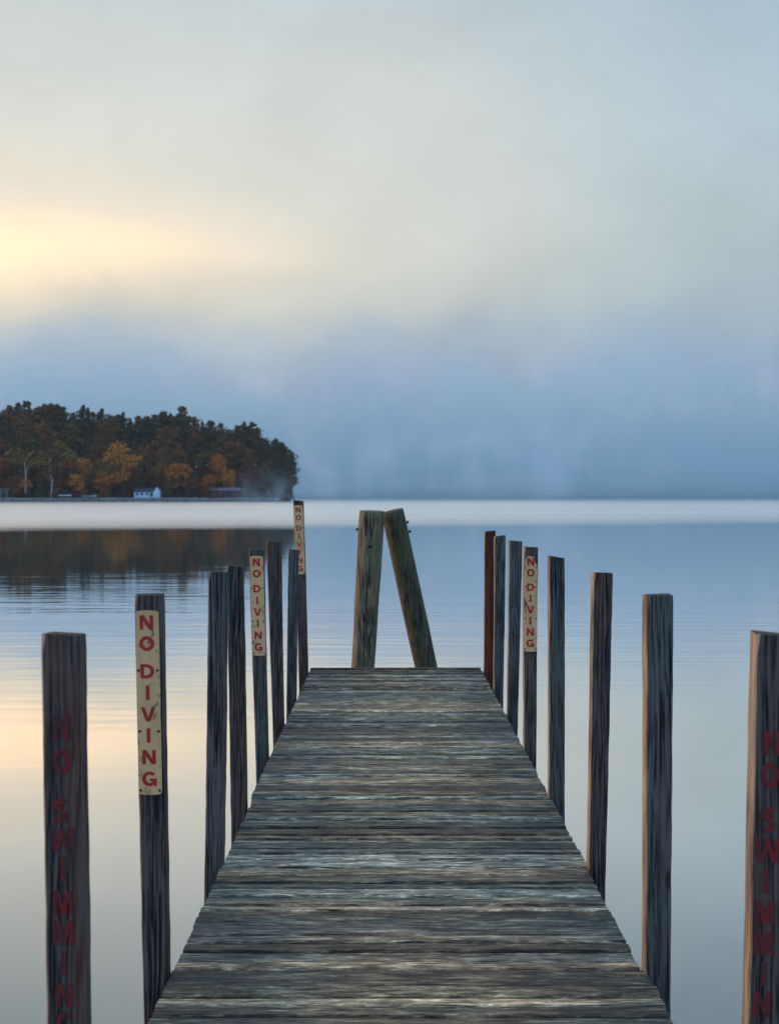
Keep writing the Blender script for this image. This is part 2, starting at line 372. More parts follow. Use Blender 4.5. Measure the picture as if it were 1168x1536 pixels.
# ------------------------------------------------------------------ letters (thick strokes as closed outlines)
def arc(cx, cy, rx, ry, a0, a1, n=14):
    return [(cx+rx*math.cos(R(a0+(a1-a0)*i/n)), cy+ry*math.sin(R(a0+(a1-a0)*i/n))) for i in range(n+1)]
def letter(ch):
    """unit box 0..1 high, width as returned; list of polygons"""
    s_ = .27
    if ch == 'I': return .25, [[(0,0),(.25,0),(.25,1),(0,1)]]
    if ch == 'N': return .92, [[(0,0),(.24,0),(.24,.60),(.64,0),(.92,0),(.92,1),(.68,1),(.68,.40),(.28,1),(0,1)]]
    if ch == 'V': return 1.0, [[(.36,0),(.64,0),(1,1),(.74,1),(.50,.30),(.26,1),(0,1)]]
    if ch == 'W': return 1.4, [[(.22,0),(.50,0),(.70,.62),(.90,0),(1.18,0),(1.4,1),(1.16,1),(1.02,.34),(.82,1),(.58,1),(.38,.34),(.24,1),(0,1)]]
    if ch == 'M': return 1.12, [[(0,0),(.23,0),(.23,.66),(.45,0),(.67,0),(.89,.66),(.89,0),(1.12,0),(1.12,1),(.78,1),(.56,.38),(.34,1),(0,1)]]
    def strip(o_, i_): return [[o_[k], o_[k+1], i_[k+1], i_[k]] for k in range(len(o_)-1)]
    if ch == 'O': return 1.02, strip(arc(.51,.5,.51,.52,0,360,28), arc(.51,.5,.25,.28,0,360,28))
    if ch == 'D':
        o_ = [(0,0),(.45,0)] + arc(.45,.5,.5,.5,-90,90,14)[1:-1] + [(.45,1),(0,1)]
        i_ = [(.25,.22),(.43,.22)] + arc(.43,.5,.26,.28,-90,90,14)[1:-1] + [(.43,.78),(.25,.78)]
        return .95, strip(o_, i_) + [[(0,1),(0,0),(.25,.22),(.25,.78)]]
    if ch == 'G':
        o_ = arc(.51,.5,.51,.52,40,340,24); i_ = arc(.51,.5,.25,.29,40,340,24)
        return 1.0, strip(o_, i_) + [[(.52,.52),(.52,.33),(.80,.33),(.80,.0),(1.0,.0),(1.0,.52)]]
    if ch == 'S':
        cl = arc(.44,.73,.30,.165,20,270,14) + arc(.46,.27,.31,.165,90,-160,14)[1:]
        P_ = []
        L_, R_ = [], []
        for k in range(len(cl)):
            a = Vector(cl[max(0,k-1)]); b = Vector(cl[min(len(cl)-1,k+1)]); tn = (b-a).normalized(); nr = Vector((-tn.y, tn.x))
            L_.append(tuple(Vector(cl[k])+nr*.115)); R_.append(tuple(Vector(cl[k])-nr*.115))
        return .9, strip(L_, R_)
def lettering(items, hgt, mapf, thick, mat, parent, xs=1.0):
    """items: (char, u centre, z centre); mapf(u, z, out) -> local point; one small object per letter"""
    for ci, (ch, u0, z0) in enumerate(items):
        V = []; Fc = []; wd, polys = letter(ch)
        for pi, poly in enumerate(polys):
            bump = .0003 if (ch == 'G' and pi == len(polys)-1) else 0
            k = len(V); n = len(poly)
            for dd in (0.0, thick+bump):
                for (a, b) in poly: V.append(mapf(u0+(a-wd/2)*hgt*xs, z0+(b-.5)*hgt, dd))
            Fc.append(tuple(range(k+n, k+2*n)))
            for i in range(n): Fc.append((k+i, k+(i+1) % n, k+n+(i+1) % n, k+n+i))
        mesh_obj('letter', V, Fc, mat, parent)

# ------------------------------------------------------------------ posts
def make_post(Z, top, bot, mat, label, grp, has_parts=False, rough=.0018, wdt=None, slope=0.0):
    """top=(xl,xr,y) and bot=(xl,xr,y) of the face towards the shore"""
    xtl, xtr = wx(top[0], Z), wx(top[1], Z); zt = wz(top[2], Z)
    xbl, xbr = wx(bot[0], Z), wx(bot[1], Z); zb = wz(bot[2], Z)
    def cxz(z):
        u = (z-zb)/(zt-zb); return ((xbl+xbr)/2)*(1-u) + ((xtl+xtr)/2)*u
    def hw(z):
        u = max(0, min(1, (z-zb)/(zt-zb))); return ((xbr-xbl)*(1-u) + (xtr-xtl)*u)/2
    z0 = -.55; bx = cxz(z0); by = Z+.0445
    ph = random.random()*100; dep = .0445
    V = []; Fc = []; n = 60
    for i in range(n+1):
        z = z0 + (zt-z0)*i/n; h_ = hw(z); c_ = cxz(z)-bx
        bow = noise.noise(Vector((ph, z*1.1, 3)))*.004
        r_ = .004 if i < n else .010
        zz = z
        for (sx, sy) in ((-1,-1),(1,-1),(1,1),(-1,1)):
            jx = noise.noise(Vector((ph+sx*7, z*9, sy*5)))*rough + noise.noise(Vector((ph+sx*7, z*33, sy*5)))*rough*.6
            jy = noise.noise(Vector((ph+sx*3, z*8, sy*9+40)))*rough*.8
            topz = (slope*sx + noise.noise(Vector((sx*3.1, sy*2.7, ph)))*.004) if i == n else 0
            X_ = c_+bow+sx*h_+jx; Y_ = sy*dep+jy
            a = (X_ - sx*r_, Y_, z+topz); b_ = (X_, Y_ - sy*r_, z+topz)
            V += [a, b_] if sx*sy < 0 else [b_, a]
    for i in range(n):
        for j in range(8):
            a = i*8+j; b_ = i*8+(j+1) % 8; Fc.append((a, b_, b_+8, a+8))
    Fc.append(tuple(range(7, -1, -1))); Fc.append(tuple(n*8+j for j in range(8)))
    if has_parts:
        root = empty('wooden_post', (bx, by, 0)); tag(root, label, 'post', grp)
        sh = mesh_obj('shaft', V, Fc, mat, root)
    else:
        root = sh = mesh_obj('wooden_post', V, Fc, mat, None, (bx, by, 0)); tag(root, label, 'post', grp)
    fixn(sh)
    def mapf(u, z, out):
        return (cxz(z)-bx + noise.noise(Vector((ph, z*1.1, 3)))*.004 + u, -dep-.0025-out, z)
    return root, mapf, (zt, zb, hw)

def diving_sign(root, mapf, Z, ytop, ybot, du, wd, broken=0, dark_cap=True):
    z1, z0 = wz(ytop, Z), wz(ybot, Z); H = z1-z0; hwd = wd/2
    # outline with rounded ends and small notched corners
    out_ = []
    for k in range(9):
        a = R(0+180*k/8); out_.append((math.cos(a)*hwd*.98, z1-.009+math.copysign(abs(math.sin(a))**.6, math.sin(a))*.009))
    if broken:
        out_ = [(hwd, z1-.075), (hwd*.8, z1-.05), (hwd*.62, z1-.045), (hwd*.5, z1-.012), (hwd*.1, z1-.006), (-hwd*.5, z1-.002), (-hwd*.75, z1-.02), (-hwd*.9, z1-.03)]
    left = []
    for k in range(1, 12):
        z = z1-.03-(H-.06)*k/12; left.append((-hwd+abs(noise.noise(Vector((z*40, Z, 1))))*.002, z))
    low = []
    for k in range(9):
        a = R(180+180*k/8); low.append((math.cos(a)*hwd*.98, z0+.009+math.copysign(abs(math.sin(a))**.6, math.sin(a))*.009))
    right = [(hwd-abs(noise.noise(Vector((z*40, Z, 7))))*.002, z) for (_, z) in reversed(left)]
    if broken: left[5] = (-hwd*.55, left[5][1]); left[6] = (-hwd*.95, left[6][1])
    pts = out_ + left + low + right
    V = [mapf(u+du, z, 0) for u, z in pts] + [mapf(u+du, z, .005) for u, z in pts]; n = len(pts)
    Fc = [tuple(range(n, 2*n))] + [tuple(range(n-1, -1, -1))] + [(i, (i+1) % n, n+(i+1) % n, n+i) for i in range(n)]
    sb = mesh_obj('sign_board', V, Fc, M['sign'], root); fixn(sb)
    fr = (.066, .18, .33, .447, .563, .677, .795, .912)
    lettering([(c, du-.002, z1-H*f) for c, f in zip('NODIVING', fr)], .0445, lambda u, z, o_: mapf(u, z, .0052+o_), .0008, M['letter'], sb, xs=1.02)
    for f in (.325, .655, .975 if not broken else .97):
        for s_ in (-1, 1):
            c_ = Vector(mapf(du+s_*hwd*.80, z1-H*f, .0045)); mb = MB(); mb.tube(c_, c_+Vector((0, -.003, 0)), .0045, .004, 8)
            fixn(mb.build('nail', M['iron'], sb))

def swim_letters(root, mapf, Z, ys, xs_px, cxf):
    items = []
    for ch, y, px in zip('NOSWIMMING', ys, xs_px):
        z = wz(y, Z); base = Vector(mapf(0, z, 0)).x + root.location.x
        items.append((ch, wx(px, Z-.045)-base, z))
    lettering(items, .054, lambda u, z, o_: mapf(u, z, o_), .0008, M['stencil'], root, xs=.72)

G = 'square posts along the pier'
LP = [
 (3.55, (62.5,120,953), (67,124,1536), 'post', 'nearest left post, its front stencilled NO SWIMMING in dark faded red', 's'),
 (5.02, (201,241,893), (213,250,1480), 'post', 'left post with the largest cream NO DIVING sign, second from the front', 'd'),
 (6.55, (312.5,340,858), (306.5,334,1285), 'post_blue', 'blue grey post with dark knots near its top, third from the front on the left', ''),
 (8.0, (340.5,364,849), (345,369,1170), 'post', 'dark post standing half behind the blue grey knotted one on the left', ''),
 (9.5, (372.8,395,825), (382,401,1110), 'post_blue', 'left post with the middle one of the three cream NO DIVING signs', 'd'),
 (10.95, (400,421.5,812), (408,425,1070), 'post', 'brown streaked post just beyond the middle NO DIVING sign on the left', ''),
 (12.4, (432,447,825), (429.5,444,1030), 'post_blue', 'pale blue grey post partly covering the tallest sign post on the left', ''),
 (13.95, (440,454.8,751), (447.5,461.6,1004), 'post', 'tallest post, carrying a NO DIVING sign at the far left corner of the pier', 'd')]
RP = [
 (3.55, (1137,1196,953), (1124,1184,1536), 'post', 'nearest right post, cut by the photo edge, stencilled NO SWIMMING', 's'),
 (5.05, (969,1009,893), (968,1006,1462), 'post_blue', 'wide post on the right with a long crack and bright peach inner side, no writing', ''),
 (6.48, (890,919,860), (884,909.5,1303), 'post', 'dark brown post on the right between the peach sided post and the grey one', ''),
 (8.0, (824,847,836), (823.4,847,1200), 'post_blue', 'straight grey post just in front of the right row\'s NO DIVING post', ''),
 (9.55, (786,807,821), (786,804.5,1123), 'post', 'black topped post with the only NO DIVING sign of the right row', 'b'),
 (11.05, (764,783.4,812), (760.8,777,1075), 'post_blue', 'blue grey post just beyond the right row\'s NO DIVING post', ''),
 (12.55, (742,758.5,804), (740.4,755,1033), 'post_blue', 'grey post standing next to the reddish corner post on the right', ''),
 (13.95, (727,743.4,797), (725.8,741,1003), 'post_red', 'reddish brown post at the far right corner of the pier', '')]
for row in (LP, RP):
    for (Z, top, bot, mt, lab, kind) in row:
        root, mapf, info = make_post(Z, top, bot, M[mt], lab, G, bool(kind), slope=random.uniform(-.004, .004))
        if kind == 'd':
            yt, yb, du = {5.02: (917, 1197, -.002), 9.5: (834, 985, .002), 13.95: (758, 862, 0)}[Z]
            diving_sign(root, mapf, Z-.045, yt, yb, du, .073 if Z < 6 else .080)
        elif kind == 'b':
            diving_sign(root, mapf, Z-.045, 833.5, 979, 0, .078, broken=1)
        elif kind == 's':
            if row is RP: root.rotation_euler.z = -R(4.0)
            if row is LP: swim_letters(root, mapf, Z, (1092,1143,1217,1261,1304,1356,1401,1447,1495,1540), (85.5,85.5,84,86,87,87.5,88,88.5,89,89.5), None)
            else: swim_letters(root, mapf, Z, (1115,1163,1231,1276,1323,1371,1416,1463,1509,1555), (1167,1164,1162,1161,1158.5,1157,1156,1154,1153,1152), None)

# ------------------------------------------------------------------ two leaning pilings beyond the pier's end
def piling(top, base, r1, r0, mat, label, bolts, tilt):
    top, base = Vector(top), Vector(base); ax = (top-base); Lh = ax.length; ax.normalize()
    u = Vector((1, 0, 0)); u = (u-ax*u.dot(ax)).normalized(); w_ = ax.cross(u); ph = random.random()*60
    root = empty('round_piling', base); tag(root, label, 'piling', 'leaning pilings beyond the end of the pier')
    V = []; Fc = []; n = 60; m_ = 28
    for i in range(n+1):
        s_ = i/n
        for j in range(m_):
            a = 2*math.pi*j/m_; r = r0+(r1-r0)*s_
            r *= 1+noise.noise(Vector((math.cos(a)*2, math.sin(a)*2, s_*5+ph)))*.05 + noise.noise(Vector((math.cos(a)*7, math.sin(a)*7, s_*1.5+ph)))*.035
            if i == n: r *= .965
            c = ax*Lh*s_ + u*math.cos(a)*r + w_*math.sin(a)*r
            if i >= n-1: c += ax*(math.cos(a)*tilt + (0 if i < n else .006))
            V.append(tuple(c))
    for i in range(n):
        for j in range(m_): Fc.append((i*m_+j, i*m_+(j+1) % m_, (i+1)*m_+(j+1) % m_, (i+1)*m_+j))
    k = len(V); V.append(tuple(ax*(Lh+.004)))
    for j in range(m_): Fc.append((n*m_+j, n*m_+(j+1) % m_, k))
    Fc.append(tuple(range(m_-1, -1, -1)))
    o = mesh_obj('log', V, Fc, mat, root); fixn(o)
    o.data.polygons.foreach_set('use_smooth', [len(p.vertices) == 4 for p in o.data.polygons])
    for (dz_, ang, ln) in bolts:
        s_ = 1-dz_/Lh; r = r0+(r1-r0)*s_; d_ = u*math.cos(R(ang))+w_*math.sin(R(ang)); c = ax*Lh*s_
        mb = MB(); mb.tube(c+d_*r*.9, c+d_*(r+ln), .009, .009, 8); mb.tube(c+d_*(r+ln*.45), c+d_*(r+ln*.75), .018, .018, 6)
        fixn(mb.build('bolt', M['iron'], root))
def lp(xc_t, yt, xc_b, yb, Zt, Zb):
    T = Vector((wx(xc_t, Zt), Zt, wz(yt, Zt))); B = Vector((wx(xc_b, Zb), Zb, wz(yb, Zb)))
    d_ = (T-B).normalized(); k = (B.z+.6)/d_.z; return T, B-d_*k
T, B = lp(558, 768, 544, 1003, 14.96, 15.08); piling(T, B, .119, .098, M['pile'], 'grey brown upright piling, left of the two leaning together', [(.17, 180, .022), (.31, 268, .006)], .004)
T, B = lp(588.5, 767, 639.5, 1003, 15.18, 15.30); piling(T, B, .106, .106, M['pile_dark'], 'dark mossy piling leaning left against its upright neighbour', [(.13, 0, .022), (.22, 0, .026)], .002)

# ------------------------------------------------------------------ wooded point across the lake
ZS = 598.0
def lerp_tab(tab, x):
    if x <= tab[0][0]: return tab[0][1]
    for (a, b), (c, d_) in zip(tab, tab[1:]):
        if x <= c: return b+(d_-b)*(x-a)/(c-a)
    return tab[-1][1]
SIL = [(-190, 610), (0, 612), (45, 606), (100, 611), (150, 615), (190, 625), (235, 622), (270, 616), (300, 634), (340, 640), (378, 638), (400, 655), (422, 668), (440, 688), (446, 740)]
def crest(X):       # height of the tree line above the water
    px = CX+X/630*F; return wz(lerp_tab(SIL, px), 630)
def ground(X, Y):
    d_ = Y-ZS
    if d_ < 0: return -1.0
    G_ = max(.8, min(15.5, (crest(X)-18)*1.0))
    s_ = min(1, max(0, (d_-12)/60)); s_ = s_*s_*(3-2*s_)
    e = 1.0*min(1, d_/3)
    return e + .6*min(1, d_/14) + G_*s_
def terrain():
    V = []; Fc = []; xs = [-330+6*i for i in range(50)] + [-33.5]; xs = sorted(set(xs + [-34-2*i for i in range(6)])); xs = [x for x in xs if x <= -33]
    ys = [ZS-2, ZS, ZS+1.5, ZS+3, ZS+8, ZS+14] + [ZS+14+7*i for i in range(1, 20)]
    for y in ys:
        for x in xs:
            tip = max(0, (x+52)/18); yb = y + tip*tip*8
            z = ground(x, y) * (1-max(0, min(1, (x+39.5)/3))) - (.6 if x > -36.4 else 0) + noise.noise(Vector((x*.1, y*.1, 0)))*.3*(y > ZS+3)
            V.append((x*y/ZS, yb, z))
    n = len(xs)
    for j in range(len(ys)-1):
        for i in range(n-1): Fc.append((j*n+i, j*n+i+1, (j+1)*n+i+1, (j+1)*n+i))
    m, t, b = new_mat('leaf_litter_ground'); p = t.new('ShaderNodeNewGeometry').outputs['Position']
    z = t.sep(p)[2]; a = t.noise(p, .6, 5, .6)
    c = t.mix(t.mr(a, .35, .65), (.035, .028, .02), (.10, .06, .03))
    c = t.mix(t.mr(z, 1.2, .7), c, t.mix(t.mr(t.noise(t.vmul(p, (.7, .7, 4)), 1.0, 4), .4, .6), (.10, .075, .06), (.24, .19, .15)))
    t.put(b.inputs['Base Color'], c); b.inputs['Roughness'].default_value = .95
    tag(mesh_obj('terrain', V, Fc, m, smooth=True), 'low brown shore rising to a wooded hillside', kind='structure')
terrain()

def foliage_mat(name, cols, hue=.0):
    m, t, b = new_mat(name)
    tc = t.new('ShaderNodeTexCoord').outputs['Object']; rnd = t.new('ShaderNodeObjectInfo').outputs['Random']
    p = t.vadd(tc, t.comb(t.math('MULTIPLY', rnd, 80.0), t.math('MULTIPLY', rnd, 31.0), 0.0))
    a = t.noise(p, .45, 3, .6); f = t.noise(p, 2.2, 3, .6)
    k = t.math('ADD', t.math('MULTIPLY', a, .7), t.math('ADD', t.math('MULTIPLY', f, .45), t.math('MULTIPLY', rnd, .35)))
    c = t.ramp(k, [(.45+i*.42/(len(cols)-1), c_) for i, c_ in enumerate(cols)])
    t.put(b.inputs['Base Color'], c); b.inputs['Roughness'].default_value = .8; b.inputs['Specular IOR Level'].default_value = .15
    return m
FM = {
 'pine': foliage_mat('pine_needles', [(0.084, 0.071, 0.029), (0.138, 0.097, 0.031), (0.221, 0.115, 0.035), (0.332, 0.127, 0.035)]),
 'spruce': foliage_mat('dark_spruce_needles', [(0.054, 0.056, 0.031), (0.093, 0.079, 0.035), (0.157, 0.103, 0.035)]),
 'olive': foliage_mat('olive_yellow_leaves', [(0.097, 0.067, 0.017), (0.193, 0.116, 0.023), (0.303, 0.153, 0.025)]),
 'rust': foliage_mat('rust_brown_leaves', [(0.100, 0.048, 0.015), (0.191, 0.069, 0.019), (0.291, 0.093, 0.021)]),
 'orange': foliage_mat('orange_leaves', [(0.339, 0.092, 0.014), (0.605, 0.166, 0.020), (0.625, 0.230, 0.026)]),
 'red': foliage_mat('dull_red_leaves', [(0.067, 0.014, 0.006), (0.157, 0.027, 0.009), (0.224, 0.044, 0.011)]),
}
M['bark'] = plain('dark_bark', (.05, .04, .033), .9, var=.3, scale=2)
M['birch'] = plain('pale_birch_bark', (.42, .38, .36), .8, var=.35, scale=2)

def leaf(V, Fc, c, s_, flat=.0):
    a = Vector((random.gauss(0, 1), random.gauss(0, 1), random.gauss(0, 1)*(1-flat))).normalized()
    nrm = Vector((random.gauss(0, 1), random.gauss(0, 1), random.gauss(0, 1)+flat*2.5)).normalized()
    b = nrm.cross(a)
    if b.length < .1: b = a.orthogonal()
    b.normalize(); a = b.cross(nrm).normalized(); k = len(V); c = Vector(c)
    r1, r2, r3 = (random.uniform(.6, 1.2) for _ in range(3))
    for q in (a*s_*r1, b*s_*.7*r2, -a*s_*r3*.8, -b*s_*.6): V.append(tuple(c+q))
    Fc.append((k, k+1, k+2, k+3))
def trunk_mesh(H, r, lean, limbs):
    mb = MB(); p = Vector((0, 0, -1.0))
    for i in range(6):
        q = Vector((lean[0]*(i+1)/6+random.uniform(-.03, .03), lean[1]*(i+1)/6, H*(i+1)/6)); mb.tube(p, q, r*(1-i/6.5), r*(1-(i+1)/6.5), 6); p = q
    for a, b, r_ in limbs: mb.tube(a, b, r_, r_*.4, 5)
    return mb
protos = {}
def proto(kind, idx, shape, H, mat, trunkmat='bark'):
    V = []; Fc = []; limbs = []
    if shape == 'pine':        # layered, uneven boughs with gaps
        z = H*random.uniform(.22, .32)
        while z < H:
            u = (z/H); rad = H*.27*(1.0-((u-.42)/.62)**2 if u > .42 else .70+.30*u/.42)*random.uniform(.7, 1.15)
            rad = max(rad, H*.03); nb = random.randint(3, 5)
            for k in range(nb):
                a = random.uniform(0, 6.28); rr = rad*random.uniform(.6, 1.15); up = rr*random.uniform(.05, .3)
                tip = Vector((math.cos(a)*rr, math.sin(a)*rr, z+up)); 
                if z < H*.84: limbs.append(((0, 0, z), tuple(tip*1), .07))
                nn = int(14+rr*11)
                for q in range(nn):
                    s_ = random.uniform(.15, 1.05); wd = rr*.30*(1.1-s_*.5)
                    c = (tip.x*s_+random.gauss(0, wd), tip.y*s_+random.gauss(0, wd), z+up*s_+random.gauss(.15, .24))
                    leaf(V, Fc, c, random.uniform(.28, .55), .55)
            z += H*random.uniform(.032, .055)
        for q in range(26): leaf(V, Fc, (random.gauss(0, .38), random.gauss(0, .38), H*random.uniform(.92, 1.03)), .35)
    elif shape == 'cone':
        n = int(900)
        for q in range(n):
            u = random.random()**.75; zz = H*(.08+.92*u); rad = H*.17*(1-u)**.85+.12; a = random.uniform(0, 6.28)
            lay = .72+.28*math.sin(zz*4.2+idx)
            rr = rad*lay*random.uniform(.45, 1.1)*(1+.25*math.sin(a*3+idx*2))
            leaf(V, Fc, (math.cos(a)*rr, math.sin(a)*rr, zz-rr*.15), random.uniform(.28, .52), .3)
    elif shape == 'round':
        for b_ in range(random.randint(14, 19)):
            a = random.uniform(0, 6.28); zz = random.uniform(.30, .92); rr = H*.30*math.sqrt(max(.05, 1-((zz-.58)/.44)**2))*random.uniform(.15, .95)
            c0 = Vector((math.cos(a)*rr, math.sin(a)*rr, H*zz)); br = H*random.uniform(.075, .15)
            limbs.append(((0, 0, H*min(.45, zz*.5)), tuple(c0), .08))
            for q in range(58):
                d_ = Vector((random.gauss(0, 1), random.gauss(0, 1), random.gauss(0, .8))).normalized()*br*random.uniform(.5, 1.1)
                leaf(V, Fc, c0+d_, random.uniform(.24, .46), .15)
    me = bpy.data.meshes.new('crown'); me.from_pydata([tuple(v) for v in V], [], Fc); me.materials.append(FM[mat])
    tm = trunk_mesh(H*.9 if shape != 'round' else H*.6, H*.014+.05, (0, 0), limbs)
    te = bpy.data.meshes.new('trunk'); te.from_pydata([tuple(v) for v in tm.v], [], tm.f); te.materials.append(M[trunkmat])
    protos[(kind, idx)] = (me, te, H)
for i in range(6): proto('pine', i, 'pine', 18, 'pine')
for i in range(4): proto('spruce', i, 'cone', 16, 'spruce')
for i in range(4): proto('darkpine', i, 'pine', 18, 'spruce')
for kd in ('olive', 'rust', 'orange', 'red'):
    for i in range(4 if kd in ('rust', 'olive') else 3): proto(kd, i, 'round', 11, kd)
proto('birch', 0, 'round', 12, 'olive', 'birch')
NV = {'pine': 6, 'spruce': 4, 'darkpine': 4, 'olive': 4, 'rust': 4, 'orange': 3, 'red': 3, 'birch': 1}
NAME = {'pine': 'pine_tree', 'darkpine': 'pine_tree', 'spruce': 'spruce_tree', 'olive': 'leafy_tree', 'rust': 'leafy_tree', 'orange': 'leafy_tree', 'red': 'leafy_tree', 'birch': 'birch_tree'}
LAB = {'pine': 'brownish green pine on the wooded point across the lake', 'darkpine': 'dark green pine on the wooded point across the lake',
 'spruce': 'dark pointed spruce on the wooded point across the lake', 'olive': 'olive yellow leafy tree on the wooded point', 'rust': 'rust brown leafy tree on the wooded point',
 'orange': 'orange autumn tree on the wooded point', 'red': 'dull red autumn tree on the wooded point'}
def tree(kind, X, Y, H, label=None, wide=1.0, group=None):
    i = random.randrange(NV[kind]); cr, tr, h0 = protos[(kind, i)]; s_ = H/h0
    root = empty(NAME[kind], (X, Y, ground(X, Y)-.3)); root.scale = (s_*wide, s_*wide, s_); root.rotation_euler = (0, 0, random.uniform(0, 6.28))
    g_ = group or {'pine': 'brownish pines on the point', 'darkpine': 'dark pines on the point', 'spruce': 'spruces on the point', 'olive': 'olive yellow trees on the point',
       'rust': 'rust brown trees on the point', 'orange': 'orange trees on the point', 'red': 'dull red trees on the point', 'birch': 'birches on the point'}[kind]
    tag(root, label or LAB[kind], 'tree', g_)
    for nm, me in (('crown', cr), ('trunk', tr)):
        o = bpy.data.objects.new(nm, me); col.objects.link(o); o.parent = root
    return root
def tree_px(kind, px, ytop, d_, label=None, wide=1.0, group=None):
    Y = ZS+d_; X = (px-CX)/F*Y; g_ = ground(X, Y)-.3; return tree(kind, X, Y, wz(ytop, Y)-g_, label, wide, group)
# back rows carry the tree line
def pick(ws): return random.choices([a for a, _ in ws], [b for _, b in ws])[0]
rows = [ (66, 10.5, 0, [('pine', 6), ('darkpine', 4), ('rust', 1)]), (56, 9.5, 6, [('pine', 5), ('darkpine', 5), ('spruce', 2), ('rust', 1)]),
         (44, 10, 34, [('pine', 5), ('darkpine', 3), ('spruce', 2), ('rust', 3), ('olive', 1)]),
         (33, 11, 56, [('pine', 3), ('darkpine', 3), ('rust', 3), ('olive', 2), ('spruce', 2)]),
         (23, 12, 76, [('rust', 4), ('olive', 3), ('darkpine', 3), ('red', 1), ('spruce', 2)]),
         (14, 13, 96, [('rust', 4), ('olive', 2), ('spruce', 3), ('red', 2), ('darkpine', 1)])]
for ri, (d_, step, drop, ws) in enumerate(rows):
    px = -70+random.uniform(0, 8)
    while px < 432:
        base = lerp_tab(SIL, px); yt = base + (752-base)*drop/150.0
        yt += random.uniform(-5, 9) if ri == 0 else random.uniform(-12, 14)
        yt = max(yt, base-3)
        k = pick(ws)
        if px > 380 and ri > 1: k = pick([('darkpine', 5), ('pine', 3), ('spruce', 1)])
        tree_px(k, px, yt, d_+random.uniform(-4, 4), wide=random.uniform(.85, 1.15))
        px += step*random.uniform(.8, 1.2)*(1.5 if k in ('rust', 'olive', 'red') else 1.25)
tree_px('pine', 273, 612, 60, 'tall ragged pine breaking the middle of the tree line', 1.25)
tree_px('darkpine', 378, 636, 56, 'tall dark pine where the tree line starts to drop', 1.2)
tree_px('darkpine', 421, 664, 24, 'tall open pine second from the tip of the point', 1.1)
tree_px('darkpine', 435, 676, 16, 'last ragged pine at the very tip of the point', .75)
tree_px('darkpine', 431, 706, 8, 'low dark pine leaning over the water under the last ragged pine', 1.1)
tree_px('darkpine', 410, 690, 10, 'bushy dark pine close to the tip, behind the rising mist', 1.2)
tree_px('spruce', 398, 702, 6, 'small spruce behind the rising mist near the tip', 1.3)
for (k, px, yt, d_, wd, lab) in [
   ('orange', 116, 708, 5, 1.15, 'bright orange tree, left of the pair by the water'),
   ('orange', 160, 702, 5.5, 1.5, 'wide golden orange tree, right of the pair by the water'),
   ('orange', 125, 682, 16, .7, 'small bright orange treetop above the pair by the water'),
   ('orange', 178, 656, 26, 1.1, 'tall orange tree halfway up the slope above the white cottage\'s left'),
   ('orange', 196, 676, 16, 1.0, 'orange tree below the tall orange one, left of the white cottage'),
   ('orange', 266, 690, 9, 1.2, 'orange brown tree just right of the white cottage'),
   ('orange', 312, 712, 5, 1.3, 'low orange tree at the left end of the red cabin'),
   ('orange', 344, 700, 11, .8, 'narrow red orange tree behind the red cabin'),
   ('orange', 330, 682, 15, .8, 'orange tree high behind the red cabin'),
   ('orange', 38, 716, 5, 1.2, 'low orange tree at the shore under the pale birch trunk'),
   ('rust', 20, 712, 6, 1.4, 'low rust tree by the small grey building at the left edge'),
   ('red', 3, 684, 12, 1.2, 'red tree at the left edge of the photo'),
   ('olive', 28, 670, 17, 1.6, 'broad olive yellow tree near the left edge'),
   ('olive', 62, 672, 16, 1.6, 'broad yellow tree crowning the pale trunks'),
   ('rust', 90, 690, 12, 1.3, 'rust tree between the pale trunk and the orange pair'),
   ('olive', 150, 688, 13, 1.2, 'olive tree standing over the golden orange tree'),
   ('red', 235, 700, 11, 1.2, 'red tree behind the white cottage roof'),
   ('spruce', 210, 690, 10, 1.5, 'dark spruce beside the left end of the white cottage'),
   ('spruce', 250, 715, 5, 1.4, 'low dark spruce right of the white cottage'),
   ('rust', 290, 715, 6, 1.3, 'rust tree between the white cottage and the red cabin'),
   ('rust', 372, 718, 6, 1.3, 'rust tree at the right end of the red cabin'),
   ('olive', 385, 726, 4, 1.4, 'pale olive bush tree in the mist by the tip'),
   ('spruce', 185, 722, 5, 1.5, 'low dark spruce between the golden tree and the cottage'),
   ('spruce', 60, 712, 7, 1.4, 'dark spruce between the two pale trunks')]:
    tree_px(k, px, yt, d_, lab, wd)

# pale bare trunks
for (px, y0, y1, lab) in ((38, 692, 738, 'pale forked birch trunk under the broad olive tree'), (77, 712, 744, 'thin pale straight trunk near the shore')):
    Z = ZS+4; X = wx(px, Z); zb = wz(y1, Z)-.5; mb = MB(); h_ = wz(y0, Z)-zb
    mb.tube((0, 0, 0), (.2, 0, h_*.55), .30, .24, 8); mb.tube((.2, 0, h_*.55), (-.3, 0, h_), .22, .08, 6); mb.tube((.2, 0, h_*.5), (.9, 0, h_*.9), .14, .06, 6)
    tag(mb.build('birch_tree', M['birch'], None, (X, Z, zb)), lab, 'tree')

